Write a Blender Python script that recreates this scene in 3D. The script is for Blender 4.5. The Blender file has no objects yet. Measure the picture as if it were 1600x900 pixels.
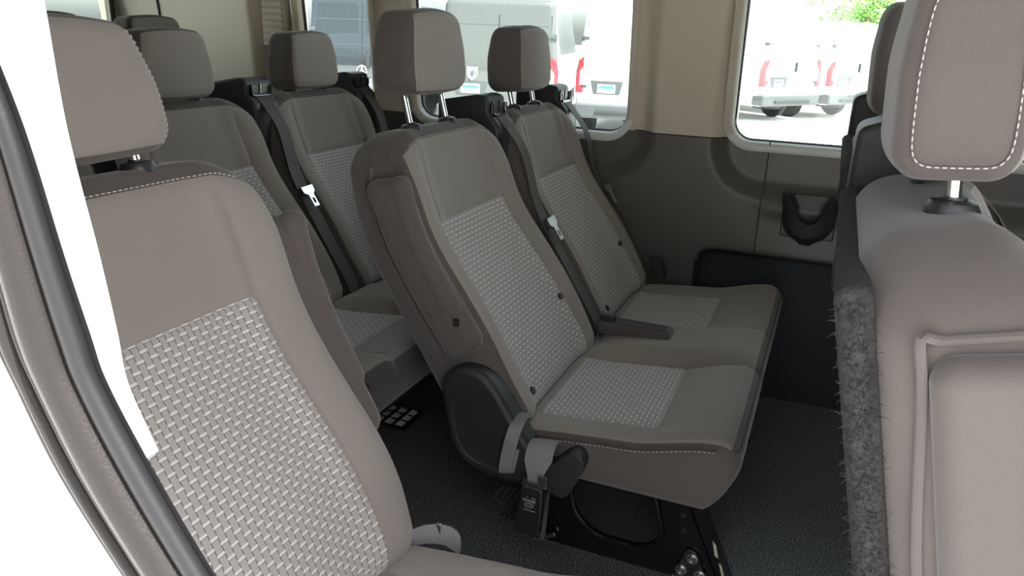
import bpy, math, random
from mathutils import Vector, Matrix
random.seed(7)
SC = bpy.context.scene
COL = SC.collection
rad = math.radians

# ------------------------------------------------------------------ materials
def srgb(r, g, b):
    def f(c):
        c /= 255.0
        return c / 12.92 if c <= .04045 else ((c + .055) / 1.055) ** 2.4
    return (f(r), f(g), f(b), 1)

def base_mat(name, col, rough=.6, metal=0, spec=.5, sheen=0, bump=0, bscale=400, coat=0, var=0, vscale=20):
    m = bpy.data.materials.new(name); m.use_nodes = True
    nt = m.node_tree; b = nt.nodes['Principled BSDF']
    b.inputs['Base Color'].default_value = col
    b.inputs['Roughness'].default_value = rough
    b.inputs['Metallic'].default_value = metal
    b.inputs['Specular IOR Level'].default_value = spec
    b.inputs['Sheen Weight'].default_value = sheen
    b.inputs['Coat Weight'].default_value = coat
    tc = nt.nodes.new('ShaderNodeTexCoord')
    if bump:
        n = nt.nodes.new('ShaderNodeTexNoise'); n.inputs['Scale'].default_value = bscale; n.inputs['Detail'].default_value = 2
        nt.links.new(tc.outputs['Object'], n.inputs['Vector'])
        bp = nt.nodes.new('ShaderNodeBump'); bp.inputs['Strength'].default_value = bump; bp.inputs['Distance'].default_value = .001
        nt.links.new(n.outputs['Fac'], bp.inputs['Height']); nt.links.new(bp.outputs['Normal'], b.inputs['Normal'])
    if var:
        n = nt.nodes.new('ShaderNodeTexNoise'); n.inputs['Scale'].default_value = vscale; n.inputs['Detail'].default_value = 3
        nt.links.new(tc.outputs['Object'], n.inputs['Vector'])
        mx = nt.nodes.new('ShaderNodeMix'); mx.data_type = 'RGBA'
        mx.inputs['A'].default_value = tuple(c * (1 - var) for c in col[:3]) + (1,)
        mx.inputs['B'].default_value = tuple(min(1, c * (1 + var)) for c in col[:3]) + (1,)
        nt.links.new(n.outputs['Fac'], mx.inputs['Factor']); nt.links.new(mx.outputs['Result'], b.inputs['Base Color'])
    return m

def mth(nt, op, a, b=None, c=None):
    n = nt.nodes.new('ShaderNodeMath'); n.operation = op
    for i, v in enumerate((a, b, c)):
        if v is None: continue
        if isinstance(v, (int, float)): n.inputs[i].default_value = v
        else: nt.links.new(v, n.inputs[i])
    return n.outputs[0]

def weave_mat(name, base, light, dark, pu=.0203, pv=.0100):
    m = bpy.data.materials.new(name); m.use_nodes = True
    nt = m.node_tree; b = nt.nodes['Principled BSDF']; b.inputs['Roughness'].default_value = .85
    b.inputs['Specular IOR Level'].default_value = .25; b.inputs['Sheen Weight'].default_value = .15
    uv = nt.nodes.new('ShaderNodeUVMap'); sep = nt.nodes.new('ShaderNodeSeparateXYZ')
    nt.links.new(uv.outputs['UV'], sep.inputs[0])
    U = mth(nt, 'DIVIDE', sep.outputs[0], pu); V = mth(nt, 'DIVIDE', sep.outputs[1], pv)
    row = mth(nt, 'FLOOR', V); half = mth(nt, 'MULTIPLY', mth(nt, 'FLOORED_MODULO', row, 2.0), .5)
    fu = mth(nt, 'SUBTRACT', mth(nt, 'FRACT', mth(nt, 'ADD', U, half)), .5)
    fv = mth(nt, 'SUBTRACT', mth(nt, 'FRACT', V), .5)
    au = mth(nt, 'ABSOLUTE', fu); av = mth(nt, 'ABSOLUTE', fv)
    dash = mth(nt, 'MULTIPLY', mth(nt, 'LESS_THAN', au, .27), mth(nt, 'LESS_THAN', av, .16))
    stripe = mth(nt, 'ADD', .78, mth(nt, 'MULTIPLY', mth(nt, 'SINE', mth(nt, 'MULTIPLY', fu, 60.)), .22))
    dk1 = mth(nt, 'LESS_THAN', mth(nt, 'ABSOLUTE', mth(nt, 'SUBTRACT', au, .255)), .035)
    dk2 = mth(nt, 'MULTIPLY', mth(nt, 'LESS_THAN', au, .27), mth(nt, 'LESS_THAN', mth(nt, 'ABSOLUTE', mth(nt, 'SUBTRACT', fv, -.24)), .08))
    dk = mth(nt, 'MAXIMUM', mth(nt, 'MULTIPLY', dk1, .9), mth(nt, 'MULTIPLY', dk2, .35))
    mx = nt.nodes.new('ShaderNodeMix'); mx.data_type = 'RGBA'
    mx.inputs['A'].default_value = base; mx.inputs['B'].default_value = dark
    nt.links.new(dk, mx.inputs['Factor'])
    m2 = nt.nodes.new('ShaderNodeMix'); m2.data_type = 'RGBA'; m2.inputs['B'].default_value = light
    nt.links.new(mth(nt, 'MULTIPLY', dash, stripe), m2.inputs['Factor']); nt.links.new(mx.outputs['Result'], m2.inputs['A'])
    nt.links.new(m2.outputs['Result'], b.inputs['Base Color'])
    hgt = mth(nt, 'SUBTRACT', mth(nt, 'MULTIPLY', dash, .5), dk)
    bp = nt.nodes.new('ShaderNodeBump'); bp.inputs['Strength'].default_value = .5; bp.inputs['Distance'].default_value = .0012
    nt.links.new(hgt, bp.inputs['Height']); nt.links.new(bp.outputs['Normal'], b.inputs['Normal'])
    return m

def fabric_mat(name, col, k=1.0):
    m = base_mat(name, col, rough=.9, spec=.2, sheen=.2)
    nt = m.node_tree; b = nt.nodes['Principled BSDF']
    tc = nt.nodes.new('ShaderNodeTexCoord')
    w = nt.nodes.new('ShaderNodeTexWave'); w.inputs['Scale'].default_value = 260; w.bands_direction = 'DIAGONAL'
    w.inputs['Distortion'].default_value = 1.5
    nt.links.new(tc.outputs['Object'], w.inputs['Vector'])
    n = nt.nodes.new('ShaderNodeTexNoise'); n.inputs['Scale'].default_value = 600
    nt.links.new(tc.outputs['Object'], n.inputs['Vector'])
    s = mth(nt, 'ADD', mth(nt, 'MULTIPLY', w.outputs['Fac'], .5), mth(nt, 'MULTIPLY', n.outputs['Fac'], .5))
    mx = nt.nodes.new('ShaderNodeMix'); mx.data_type = 'RGBA'
    mx.inputs['A'].default_value = tuple(c * .86 for c in col[:3]) + (1,)
    mx.inputs['B'].default_value = tuple(c * 1.14 for c in col[:3]) + (1,)
    nt.links.new(s, mx.inputs['Factor']); nt.links.new(mx.outputs['Result'], b.inputs['Base Color'])
    bp = nt.nodes.new('ShaderNodeBump'); bp.inputs['Strength'].default_value = .25 * k; bp.inputs['Distance'].default_value = .0008
    nt.links.new(s, bp.inputs['Height']); nt.links.new(bp.outputs['Normal'], b.inputs['Normal'])
    return m

MAT = {}
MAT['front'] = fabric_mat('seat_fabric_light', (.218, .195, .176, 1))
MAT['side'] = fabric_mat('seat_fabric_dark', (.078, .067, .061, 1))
MAT['weave'] = weave_mat('seat_weave', (.32, .302, .292, 1), (.60, .59, .58, 1), (.10, .088, .084, 1))
MAT['thread'] = base_mat('pale_thread', (.42, .38, .34, 1), .8)
MAT['seam'] = base_mat('seam_thread', (.05, .045, .042, 1), .9)
MAT['felt'] = base_mat('fuzzy_felt', (.032, .031, .031, 1), 1, spec=.1, bump=1, bscale=500, var=.6, vscale=260)
MAT['black'] = base_mat('black_plastic', (.018, .018, .019, 1), .42, bump=.15, bscale=900)
MAT['cover'] = base_mat('charcoal_plastic', (.022, .022, .024, 1), .5, spec=.35, bump=.35, bscale=700)
MAT['paint'] = base_mat('black_gloss_paint', (.006, .006, .007, 1), .18, coat=.4)
MAT['chrome'] = base_mat('chrome', (.82, .82, .83, 1), .12, 1)
MAT['steel'] = base_mat('zinc_steel', (.55, .55, .55, 1), .3, 1)
MAT['webbing'] = base_mat('belt_webbing', (.060, .055, .052, 1), .7, bump=.4, bscale=900)
MAT['greyweb'] = base_mat('grey_webbing', (.18, .172, .175, 1), .6, bump=.5, bscale=900)
MAT['beige'] = base_mat('beige_trim', (.47, .42, .335, 1), .6, bump=.12, bscale=600)
MAT['headliner'] = base_mat('headliner_cloth', (.26, .24, .20, 1), .9)
MAT['dark'] = base_mat('taupe_trim', (.085, .076, .068, 1), .42, bump=.15, bscale=600)
MAT['navy'] = base_mat('blue_black_liner', (.012, .015, .019, 1), .75, bump=.3, bscale=400)
MAT['rubber'] = base_mat('rubber_seal', (.009, .009, .010, 1), .45, spec=.22, bump=.15, bscale=300)
MAT['rubber2'] = base_mat('flocked_seal', (.013, .0115, .0105, 1), .5, spec=.16, bump=.3, bscale=500)
MAT['white'] = base_mat('white_paint', (.84, .85, .85, 1), .25, coat=.5)
MAT['gasket'] = base_mat('window_gasket', (.012, .012, .013, 1), .5)
MAT['surround'] = base_mat('window_surround', (.56, .56, .54, 1), .45)  # lower sill tone, raised to put the strong daylight into its colour
MAT['label'] = base_mat('pale_print', (.45, .45, .45, 1), .6)
MAT['greyvan'] = base_mat('grey_van_paint', (.055, .057, .053, 1), .3, coat=.6)
MAT['bluevan'] = base_mat('blue_grey_van_paint', (.014, .018, .024, 1), .15, coat=1)
MAT['vanplastic'] = base_mat('grey_bumper_plastic', (.045, .048, .05, 1), .6)
MAT['red'] = base_mat('red_lamp', (.55, .012, .02, 1), .25, coat=.5)
MAT['lampwhite'] = base_mat('clear_lamp', (.75, .75, .75, 1), .2)
MAT['tyre'] = base_mat('tyre', (.015, .015, .015, 1), .8)
MAT['plate'] = base_mat('plate_white', (.7, .8, .82, 1), .4)
MAT['plateblue'] = base_mat('plate_blue', (.03, .25, .5, 1), .4)
MAT['trunk'] = base_mat('bark', (.12, .08, .05, 1), .9, bump=1, bscale=40)
MAT['darkglass'] = base_mat('dark_glass', (.02, .024, .028, 1), .06)
MAT['amber'] = base_mat('chipped_primer', (.6, .5, .33, 1), .6)

def speckle_floor():
    m = base_mat('speckled_floor', (.02, .021, .022, 1), .55, spec=.35)
    nt = m.node_tree; b = nt.nodes['Principled BSDF']; tc = nt.nodes.new('ShaderNodeTexCoord')
    n = nt.nodes.new('ShaderNodeTexNoise'); n.inputs['Scale'].default_value = 330; n.inputs['Detail'].default_value = 3
    nt.links.new(tc.outputs['Object'], n.inputs['Vector'])
    r = nt.nodes.new('ShaderNodeValToRGB')
    r.color_ramp.elements[0].position = .45; r.color_ramp.elements[0].color = (.018, .019, .021, 1)
    r.color_ramp.elements[1].position = .66; r.color_ramp.elements[1].color = (.38, .39, .40, 1)
    nt.links.new(n.outputs['Fac'], r.inputs[0])
    nt.links.new(r.outputs[0], b.inputs['Base Color'])
    bp = nt.nodes.new('ShaderNodeBump'); bp.inputs['Strength'].default_value = .6; bp.inputs['Distance'].default_value = .0015
    nt.links.new(n.outputs['Fac'], bp.inputs['Height']); nt.links.new(bp.outputs['Normal'], b.inputs['Normal'])
    return m
MAT['floor'] = speckle_floor()

def concrete():
    m = base_mat('pale_concrete', (.61, .60, .58, 1), .85, var=.15, vscale=.6)
    return m
MAT['ground'] = concrete()

def leaf_mat():
    m = base_mat('leaves', (.11, .24, .035, 1), .5, var=.55, vscale=3)
    b = m.node_tree.nodes['Principled BSDF']
    b.inputs['Subsurface Weight'].default_value = 0
    return m
MAT['leaf'] = leaf_mat()

def glass_mat():
    m = bpy.data.materials.new('tinted_pane'); m.use_nodes = True; nt = m.node_tree
    nt.nodes.clear()
    o = nt.nodes.new('ShaderNodeOutputMaterial'); t = nt.nodes.new('ShaderNodeBsdfTransparent')
    t.inputs[0].default_value = (.86, .92, .90, 1)
    g = nt.nodes.new('ShaderNodeBsdfGlossy'); g.inputs['Roughness'].default_value = .02
    f = nt.nodes.new('ShaderNodeFresnel'); f.inputs[0].default_value = 1.35
    mx = nt.nodes.new('ShaderNodeMixShader')
    nt.links.new(f.outputs[0], mx.inputs[0]); nt.links.new(t.outputs[0], mx.inputs[1]); nt.links.new(g.outputs[0], mx.inputs[2])
    nt.links.new(mx.outputs[0], o.inputs[0])
    return m
MAT['glass'] = glass_mat()

# ------------------------------------------------------------------ mesh kit
class M:
    """Collects geometry for one mesh object."""
    def __init__(s): s.v = []; s.f = []; s.mi = []; s.uv = {}; s.ev = None
    def add(s, vs, fs, mi=0, uvs=None):
        o = len(s.v); s.v += [tuple(p) for p in vs]
        for k, fc in enumerate(fs):
            s.f.append([o + i for i in fc]); s.mi.append(mi if isinstance(mi, int) else mi[k])
        if uvs:
            for i, t in enumerate(uvs): s.uv[o + i] = t
    def box(s, c, h, mi=0, R=None):
        vs = [Vector((sx * h[0], sy * h[1], sz * h[2])) for sx in (-1, 1) for sy in (-1, 1) for sz in (-1, 1)]
        if R: vs = [R @ p for p in vs]
        s.add([Vector(c) + p for p in vs], [(0, 1, 3, 2), (4, 6, 7, 5), (0, 4, 5, 1), (2, 3, 7, 6), (0, 2, 6, 4), (1, 5, 7, 3)], mi)
    def prism(s, poly, axis, a, b, mi=0):
        """poly of 2-D points extruded along axis from a to b. axis y: points are (x,z)."""
        n = len(poly)
        def P(p, t): return (p[0], t, p[1]) if axis == 'y' else ((t, p[0], p[1]) if axis == 'x' else (p[0], p[1], t))
        s.add([P(p, a) for p in poly] + [P(p, b) for p in poly],
              [list(range(n)), list(range(2 * n - 1, n - 1, -1))] + [[(i + 1) % n, i, n + i, n + (i + 1) % n] for i in range(n)], mi)
    def tube(s, path, r, n=8, closed=False, mi=0, flat=None):
        P = [Vector(p) for p in path]; N = len(P); rings = []; prev = None
        for i in range(N):
            t = (P[(i + 1) % N] - P[i - 1]) if closed else (P[min(i + 1, N - 1)] - P[max(i - 1, 0)])
            t.normalize()
            if prev is None:
                up = Vector((0, 0, 1)) if abs(t.z) < .9 else Vector((0, 1, 0))
                a = t.cross(up).normalized()
            else:
                a = (prev - t * prev.dot(t)).normalized()
            prev = a; b = t.cross(a); rr = r[i] if isinstance(r, (list, tuple)) else r
            k = flat or 1
            rings.append([P[i] + a * math.cos(2 * math.pi * j / n) * rr + b * math.sin(2 * math.pi * j / n) * rr * k for j in range(n)])
        vs = [p for rg in rings for p in rg]; fs = []
        for i in range(N if closed else N - 1):
            k = (i + 1) % N
            for j in range(n): fs.append((i * n + j, i * n + (j + 1) % n, k * n + (j + 1) % n, k * n + j))
        if not closed:
            fs.append(list(range(n - 1, -1, -1))); fs.append([(N - 1) * n + j for j in range(n)])
        s.add(vs, fs, mi)
    def lathe(s, prof, c, axis='z', n=24, mi=0, R=None):
        """prof: (radius, height) pairs, closed by poles when radius is 0."""
        vs = []; fs = []
        for (r, h) in prof:
            for j in range(n):
                a = 2 * math.pi * j / n
                p = (r * math.cos(a), r * math.sin(a), h)
                if axis == 'y': p = (p[0], p[2], p[1])
                if axis == 'x': p = (p[2], p[0], p[1])
                p = Vector(p)
                if R: p = R @ p
                vs.append(Vector(c) + p)
        for i in range(len(prof) - 1):
            for j in range(n): fs.append((i * n + j, i * n + (j + 1) % n, (i + 1) * n + (j + 1) % n, (i + 1) * n + j))
        fs.append(list(range(n))); fs.append([(len(prof) - 1) * n + j for j in range(n)])
        s.add(vs, fs, mi)
    def strip(s, path, wdir, width, thick, mi=0):
        """webbing: path of points, lateral direction(s), width."""
        P = [Vector(p) for p in path]; vs = []; fs = []
        for i, p in enumerate(P):
            w = Vector(wdir[i] if isinstance(wdir, list) else wdir).normalized()
            t = (P[min(i + 1, len(P) - 1)] - P[max(i - 1, 0)]).normalized(); n = t.cross(w).normalized()
            ww = width[i] if isinstance(width, (list, tuple)) else width
            vs += [p - w * ww / 2 + n * thick / 2, p + w * ww / 2 + n * thick / 2, p + w * ww / 2 - n * thick / 2, p - w * ww / 2 - n * thick / 2]
        for i in range(len(P) - 1):
            for j in range(4): fs.append((4 * i + j, 4 * i + (j + 1) % 4, 4 * i + 4 + (j + 1) % 4, 4 * i + 4 + j))
        fs.append((3, 2, 1, 0)); q = 4 * (len(P) - 1); fs.append((q, q + 1, q + 2, q + 3))
        s.add(vs, fs, mi)
    def pad(s, lo, hi, r, n, deform=None, matf=None, uvf=None, extra=((), (), ()), k=4):
        """rounded box with fine grid, then deformed."""
        def axis(l, h, m, ex):
            xs = {round(l, 5), round(h, 5)}
            for i in range(1, k + 1):
                d = r * (1 - math.tan(math.pi / 4 * (k - i) / k)) if i < k else r
                xs.add(round(l + d, 5)); xs.add(round(h - d, 5))
            ins = [l + r + (h - l - 2 * r) * i / m for i in range(1, m)]
            for x in ins:
                if all(abs(x - e) > (h - l) / m * .45 for e in ex): xs.add(round(x, 5))
            for e in ex: xs.add(round(e, 5))
            return sorted(xs)
        A = [axis(lo[i], hi[i], n[i], extra[i]) for i in range(3)]
        idx = {}; prm = []
        def vid(p):
            q = tuple(round(c, 5) for c in p)
            if q not in idx: idx[q] = len(prm); prm.append(q)
            return idx[q]
        fs = []
        for ax in range(3):
            b, c = (ax + 1) % 3, (ax + 2) % 3
            for side in (0, 1):
                val = A[ax][-1] if side else A[ax][0]
                for i in range(len(A[b]) - 1):
                    for j in range(len(A[c]) - 1):
                        q = []
                        for (x, y) in ((i, j), (i + 1, j), (i + 1, j + 1), (i, j + 1)):
                            p = [0, 0, 0]; p[ax] = val; p[b] = A[b][x]; p[c] = A[c][y]; q.append(vid(p))
                        fs.append(q if side else q[::-1])
        def ev(p):
            inn = [min(max(p[i], lo[i] + r), hi[i] - r) for i in range(3)]
            d = Vector([p[i] - inn[i] for i in range(3)])
            q = Vector(inn) + (d.normalized() * r if d.length > 1e-9 else d)
            return deform(q, p) if deform else q
        mis = []
        for fc in fs:
            c = [sum(prm[i][a] for i in fc) / 4 for a in range(3)]
            mis.append(matf(c) if matf else 0)
        s.add([ev(p) for p in prm], fs, mis, [uvf(p) for p in prm] if uvf else None)
        s.ev = ev
        return ev
    def mesh(s, name, mats, smooth=True, sharp=None):
        me = bpy.data.meshes.new(name); me.from_pydata(s.v, [], s.f)
        for m in mats: me.materials.append(MAT[m])
        me.polygons.foreach_set('material_index', s.mi)
        me.polygons.foreach_set('use_smooth', [smooth] * len(s.f))
        if s.uv:
            l = me.uv_layers.new(name='UVMap')
            for lp in me.loops: l.data[lp.index].uv = s.uv.get(lp.vertex_index, (0, 0))
        me.validate(); me.update()
        if smooth and sharp: me.set_sharp_from_angle(angle=rad(sharp))
        return me
    def build(s, name, mats, parent=None, smooth=True, sharp=35, bevel=0, loc=None):
        if isinstance(mats, str): mats = [mats]
        o = bpy.data.objects.new(name, s.mesh(name, mats, smooth, sharp)); COL.objects.link(o)
        if parent: o.parent = parent
        if loc: o.location = loc
        if bevel:
            b = o.modifiers.new('bevel', 'BEVEL'); b.width = bevel; b.segments = 3; b.limit_method = 'ANGLE'; b.angle_limit = rad(35)
            b.harden_normals = False
        return o

def tag(o, label=None, cat=None, group=None, kind=None):
    if label: o['label'] = label
    if cat: o['category'] = cat
    if group: o['group'] = group
    if kind: o['kind'] = kind
    return o
def thing(name, loc, label, cat, group=None, rz=0):
    o = bpy.data.objects.new(name, None); COL.objects.link(o); o.location = loc; o.rotation_euler[2] = rz
    return tag(o, label, cat, group)
def inst(mesh, name, parent, loc=(0, 0, 0), rot=None, bevel=0):
    o = bpy.data.objects.new(name, mesh); COL.objects.link(o); o.parent = parent; o.location = loc
    if rot: o.rotation_euler = rot
    if bevel:
        b = o.modifiers.new('bevel', 'BEVEL'); b.width = bevel; b.segments = 3; b.limit_method = 'ANGLE'; b.angle_limit = rad(35)
    return o
def copy_tree(o, parent=None):
    c = o.copy(); COL.objects.link(c); c.parent = parent
    for ch in list(o.children): copy_tree(ch, c)
    return c
def sm(a, b, x):
    t = min(1, max(0, (x - a) / (b - a))); return t * t * (3 - 2 * t)
def gs(x, s): return math.exp(-(x / s) ** 2)
def cat_rom(pts, n=8, closed=False):
    P = [Vector(p) for p in pts]; out = []; N = len(P)
    for i in range(N if closed else N - 1):
        p0, p1, p2, p3 = (P[(i - 1) % N] if closed or i > 0 else P[0]), P[i], P[(i + 1) % N], (P[(i + 2) % N] if closed or i + 2 < N else P[-1])
        for k in range(n):
            t = k / n
            out.append(.5 * ((2 * p1) + (-p0 + p2) * t + (2 * p0 - 5 * p1 + 4 * p2 - p3) * t * t + (-p0 + 3 * p1 - 3 * p2 + p3) * t ** 3))
    if not closed: out.append(P[-1])
    return out
def stitches(pts, step=.008, length=.005, r=.0009):
    """short thread capsules along a polyline"""
    m = M(); P = [Vector(p) for p in pts]; acc = 0
    for a, b in zip(P, P[1:]):
        d = b - a; L = d.length
        if L < 1e-9: continue
        u = d / L; t = -acc if acc else 0
        t = step - acc if acc else 0
        while t < L:
            c = a + u * t; m.tube([c - u * length / 2, c - u * length / 4, c + u * length / 4, c + u * length / 2], [r * .5, r, r, r * .5], 5)
            t += step
        acc = (acc + L) % step
    return m

# ------------------------------------------------------------------ seats
class Back:
    """geometry of one reclined backrest; seat-local axes: x forward, y to the left, z up"""
    def __init__(s, x0, z0, tilt, L, T, hw=.25, pt=.40, taper=(.158, .180), bend=(0, .3, .6), flare=.02):
        s.flare = flare
        s.x0, s.z0, s.L, s.T, s.hw, s.pt = x0, z0, L, T, hw, pt
        s.tilt, s.bend, s.taper = tilt, bend, taper
        t = rad(tilt); s.Vd = Vector((-math.sin(t), 0, math.cos(t))); s.W = Vector((math.cos(t), 0, math.sin(t)))
        s.h = .005; s.sp = [Vector((x0, 0, z0))]; v = 0
        while v < L + .1:
            a = s.ang(v + s.h / 2); s.sp.append(s.sp[-1] + Vector((-math.sin(a), 0, math.cos(a))) * s.h); v += s.h
    def ang(s, v): return rad(s.tilt - s.bend[0] * sm(s.bend[1], s.bend[2], v))
    def P(s, u, v, w=0):
        if v <= 0: c = s.sp[0] + s.Vd * v
        else:
            i = min(int(v / s.h), len(s.sp) - 2); f = v / s.h - i; c = s.sp[i] + (s.sp[i + 1] - s.sp[i]) * f
        a = s.ang(v); return Vector((c.x + math.cos(a) * w, u, c.z + math.sin(a) * w))
    def panel(s, v): return s.taper[1] + (s.taper[0] - s.taper[1]) * min(1, max(0, v / s.pt))
    def deform(s, q, p):
        u, v, w = q; L = s.L
        sh = 1 - .045 * sm(L - .13, L, v) - .04 * sm(.12, 0, v) + s.flare * gs(v - .14, .12)
        front = sm(-s.T * .5, -.01, w)
        pw = s.panel(v); au = abs(u)
        bol = .020 * gs(au - .225, .05) * sm(L, L - .12, v)
        lum = .014 * gs(v - .20, .16)
        g = -.006 * gs(au - pw, .0045) * sm(L - .02, L - .06, v) * sm(s.pt - .4, s.pt - .3, v)
        if au < pw + .004: g -= .005 * gs(v - s.pt, .0045)
        cen = -.010 * sm(pw, pw - .05, au)
        top = -.014 * sm(L - .16, L, v) * front
        return s.P(u * sh, v, w + front * (bol + lum + g + cen) + top)
    def build(s):
        m = M(); L, T = s.L, s.T
        def matf(c):
            u, v, w = c
            if w > -1e-6 and abs(u) < s.hw - .012 and v < L - .012:
                return 2 if (abs(u) < s.panel(v) and v < s.pt) else 0
            return 1
        # sheared grid so that the tapered panel border follows grid lines
        def df(q, p):
            u, v, w = q
            a = s.taper[1]; pw = s.panel(v); au = abs(u)
            k = au * pw / a if au <= a else pw + (au - a) * (s.hw - pw) / (s.hw - a)
            v -= .025 * sm(.165, .25, au) * sm(L - .2, L, v)
            return s.deform(Vector((math.copysign(k, u), v, w)), p)
        def matf2(c):
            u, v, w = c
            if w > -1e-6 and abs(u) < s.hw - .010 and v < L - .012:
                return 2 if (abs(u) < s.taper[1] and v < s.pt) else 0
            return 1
        a = s.taper[1]
        s.ev = m.pad((-s.hw, 0, -T), (s.hw, L, 0), .048, (30, 40, 4), df, matf2,
              lambda p: (p[0] * .94, p[1]), ((-a, -a + .005, -a - .005, a, a - .005, a + .005), (s.pt, s.pt - .005, s.pt + .005), ()))
        return m.mesh('backrest', ['front', 'side', 'weave'], True, None)

class Head:
    W, TH, H = .125, .050, .158
    @staticmethod
    def build():
        m = M(); W, TH, H = Head.W, Head.TH, Head.H
        def df(q, p):
            x, y, z = q; t = z / H
            k = 1 - .15 * sm(.35, 1.05, t) - .05 * sm(.25, 0, t)
            fx = .010 * math.cos(y / W * 1.4) * (1 if x > 0 else -.6)
            xx = (x + fx) * (1 - .20 * sm(.45, 1, t) * (1 if x < 0 else .35))
            return Vector((xx, y * k, z + .010 * math.cos(y / W * 1.4) * (1 if t > .5 else -.4)))
        Head.ev = m.pad((-TH, -W, 0), (TH, W, H), .028, (8, 18, 12), df,
                        lambda c: 0 if (c[0] > TH - 1e-4 and abs(c[1]) < W - .006) else 1)
        return m.mesh('headrest', ['front', 'side'], True, None)
HEAD = Head.build()
def post_mesh():
    m = M(); m.lathe([(.0065, 0), (.0065, .14)], (0, 0, 0), n=16); return m.mesh('headrest_post', ['chrome'], True, 35)
POST = post_mesh()
def collar_mesh():
    m = M(); m.lathe([(.019, -.012), (.022, -.004), (.022, .004), (.019, .009), (.010, .011), (.010, .013)], (0, 0, 0), n=24)
    m.box((.0, .021, .004), (.006, .005, .004))
    return m.mesh('post_collar', ['black'], True, 35)
COLLAR = collar_mesh()

def headrest(root, b, u, lift, stitch=(), lean=8, side_stitch=False, scale=(1, 1, 1), pitch=None, off=(0, 0)):
    """headrest with its two chrome posts and collars on backrest b at lateral offset u"""
    top = b.P(0, b.L - .006, -.068)
    up = Vector((-math.sin(rad(lean + 6)), 0, math.cos(rad(lean + 6))))
    hl = top + up * lift
    h = inst(HEAD, 'headrest', root, (hl.x + off[0], u, hl.z + off[1]), (0, -rad(lean - 4) if pitch is None else rad(pitch), 0)); h.scale = scale
    for sgn in (-1, 1):
        inst(POST, 'headrest_post', root, (top.x - up.x * .03, u + sgn * .08, top.z - up.z * .03), (0, -rad(lean + 6), 0))['label'] = 'chrome headrest post'
        inst(COLLAR, 'post_collar', root, (top.x, u + sgn * .08, top.z + .004), (0, -rad(lean), 0))
    W, TH, H = Head.W, Head.TH, Head.H
    for sgn in stitch:
        y = sgn * (W - .010)
        path = [(TH, y, z) for z in [H * i / 24 for i in range(25)]]
        pts = [Head.ev(p) + Vector((.0012, 0, 0)) for p in path]
        st = stitches(pts, .0075, .0045, .0006); st.build('stitching', 'thread', h)
    if side_stitch:
        # ring of stitching round the side panel
        ring = []
        a, c = TH - .010, .02
        for i in range(80):
            t = 2 * math.pi * i / 80
            ex = math.copysign(abs(math.cos(t)) ** .45, math.cos(t)) * a; ez = H / 2 + math.copysign(abs(math.sin(t)) ** .35, math.sin(t)) * (H / 2 - .010)
            p = Head.ev((ex, -W, ez)); ring.append(p + Vector((0, -.0014, 0)))
        ring.append(ring[0])
        seam = M(); seam.tube(ring[:-1], .0013, 6, True); seam.build('piping', 'side', h)
        st = stitches([p + Vector((0, -.0016, 0)) for p in ring], .0062, .0040, .0006); st.build('stitching', 'thread', h)
    return h

def rounded_poly(pts, r=.02, n=5):
    """round the corners of a 2-D polygon"""
    out = []; N = len(pts)
    for i in range(N):
        p0, p1, p2 = Vector(pts[i - 1]), Vector(pts[i]), Vector(pts[(i + 1) % N])
        rr = r[i] if isinstance(r, (list, tuple)) else r
        a = p1 + (p0 - p1).normalized() * min(rr, (p0 - p1).length * .48); c = p1 + (p2 - p1).normalized() * min(rr, (p2 - p1).length * .48)
        for k in range(n + 1):
            t = k / n; out.append(tuple(a * (1 - t) ** 2 + p1 * 2 * t * (1 - t) + c * t * t))
    return out

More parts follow.
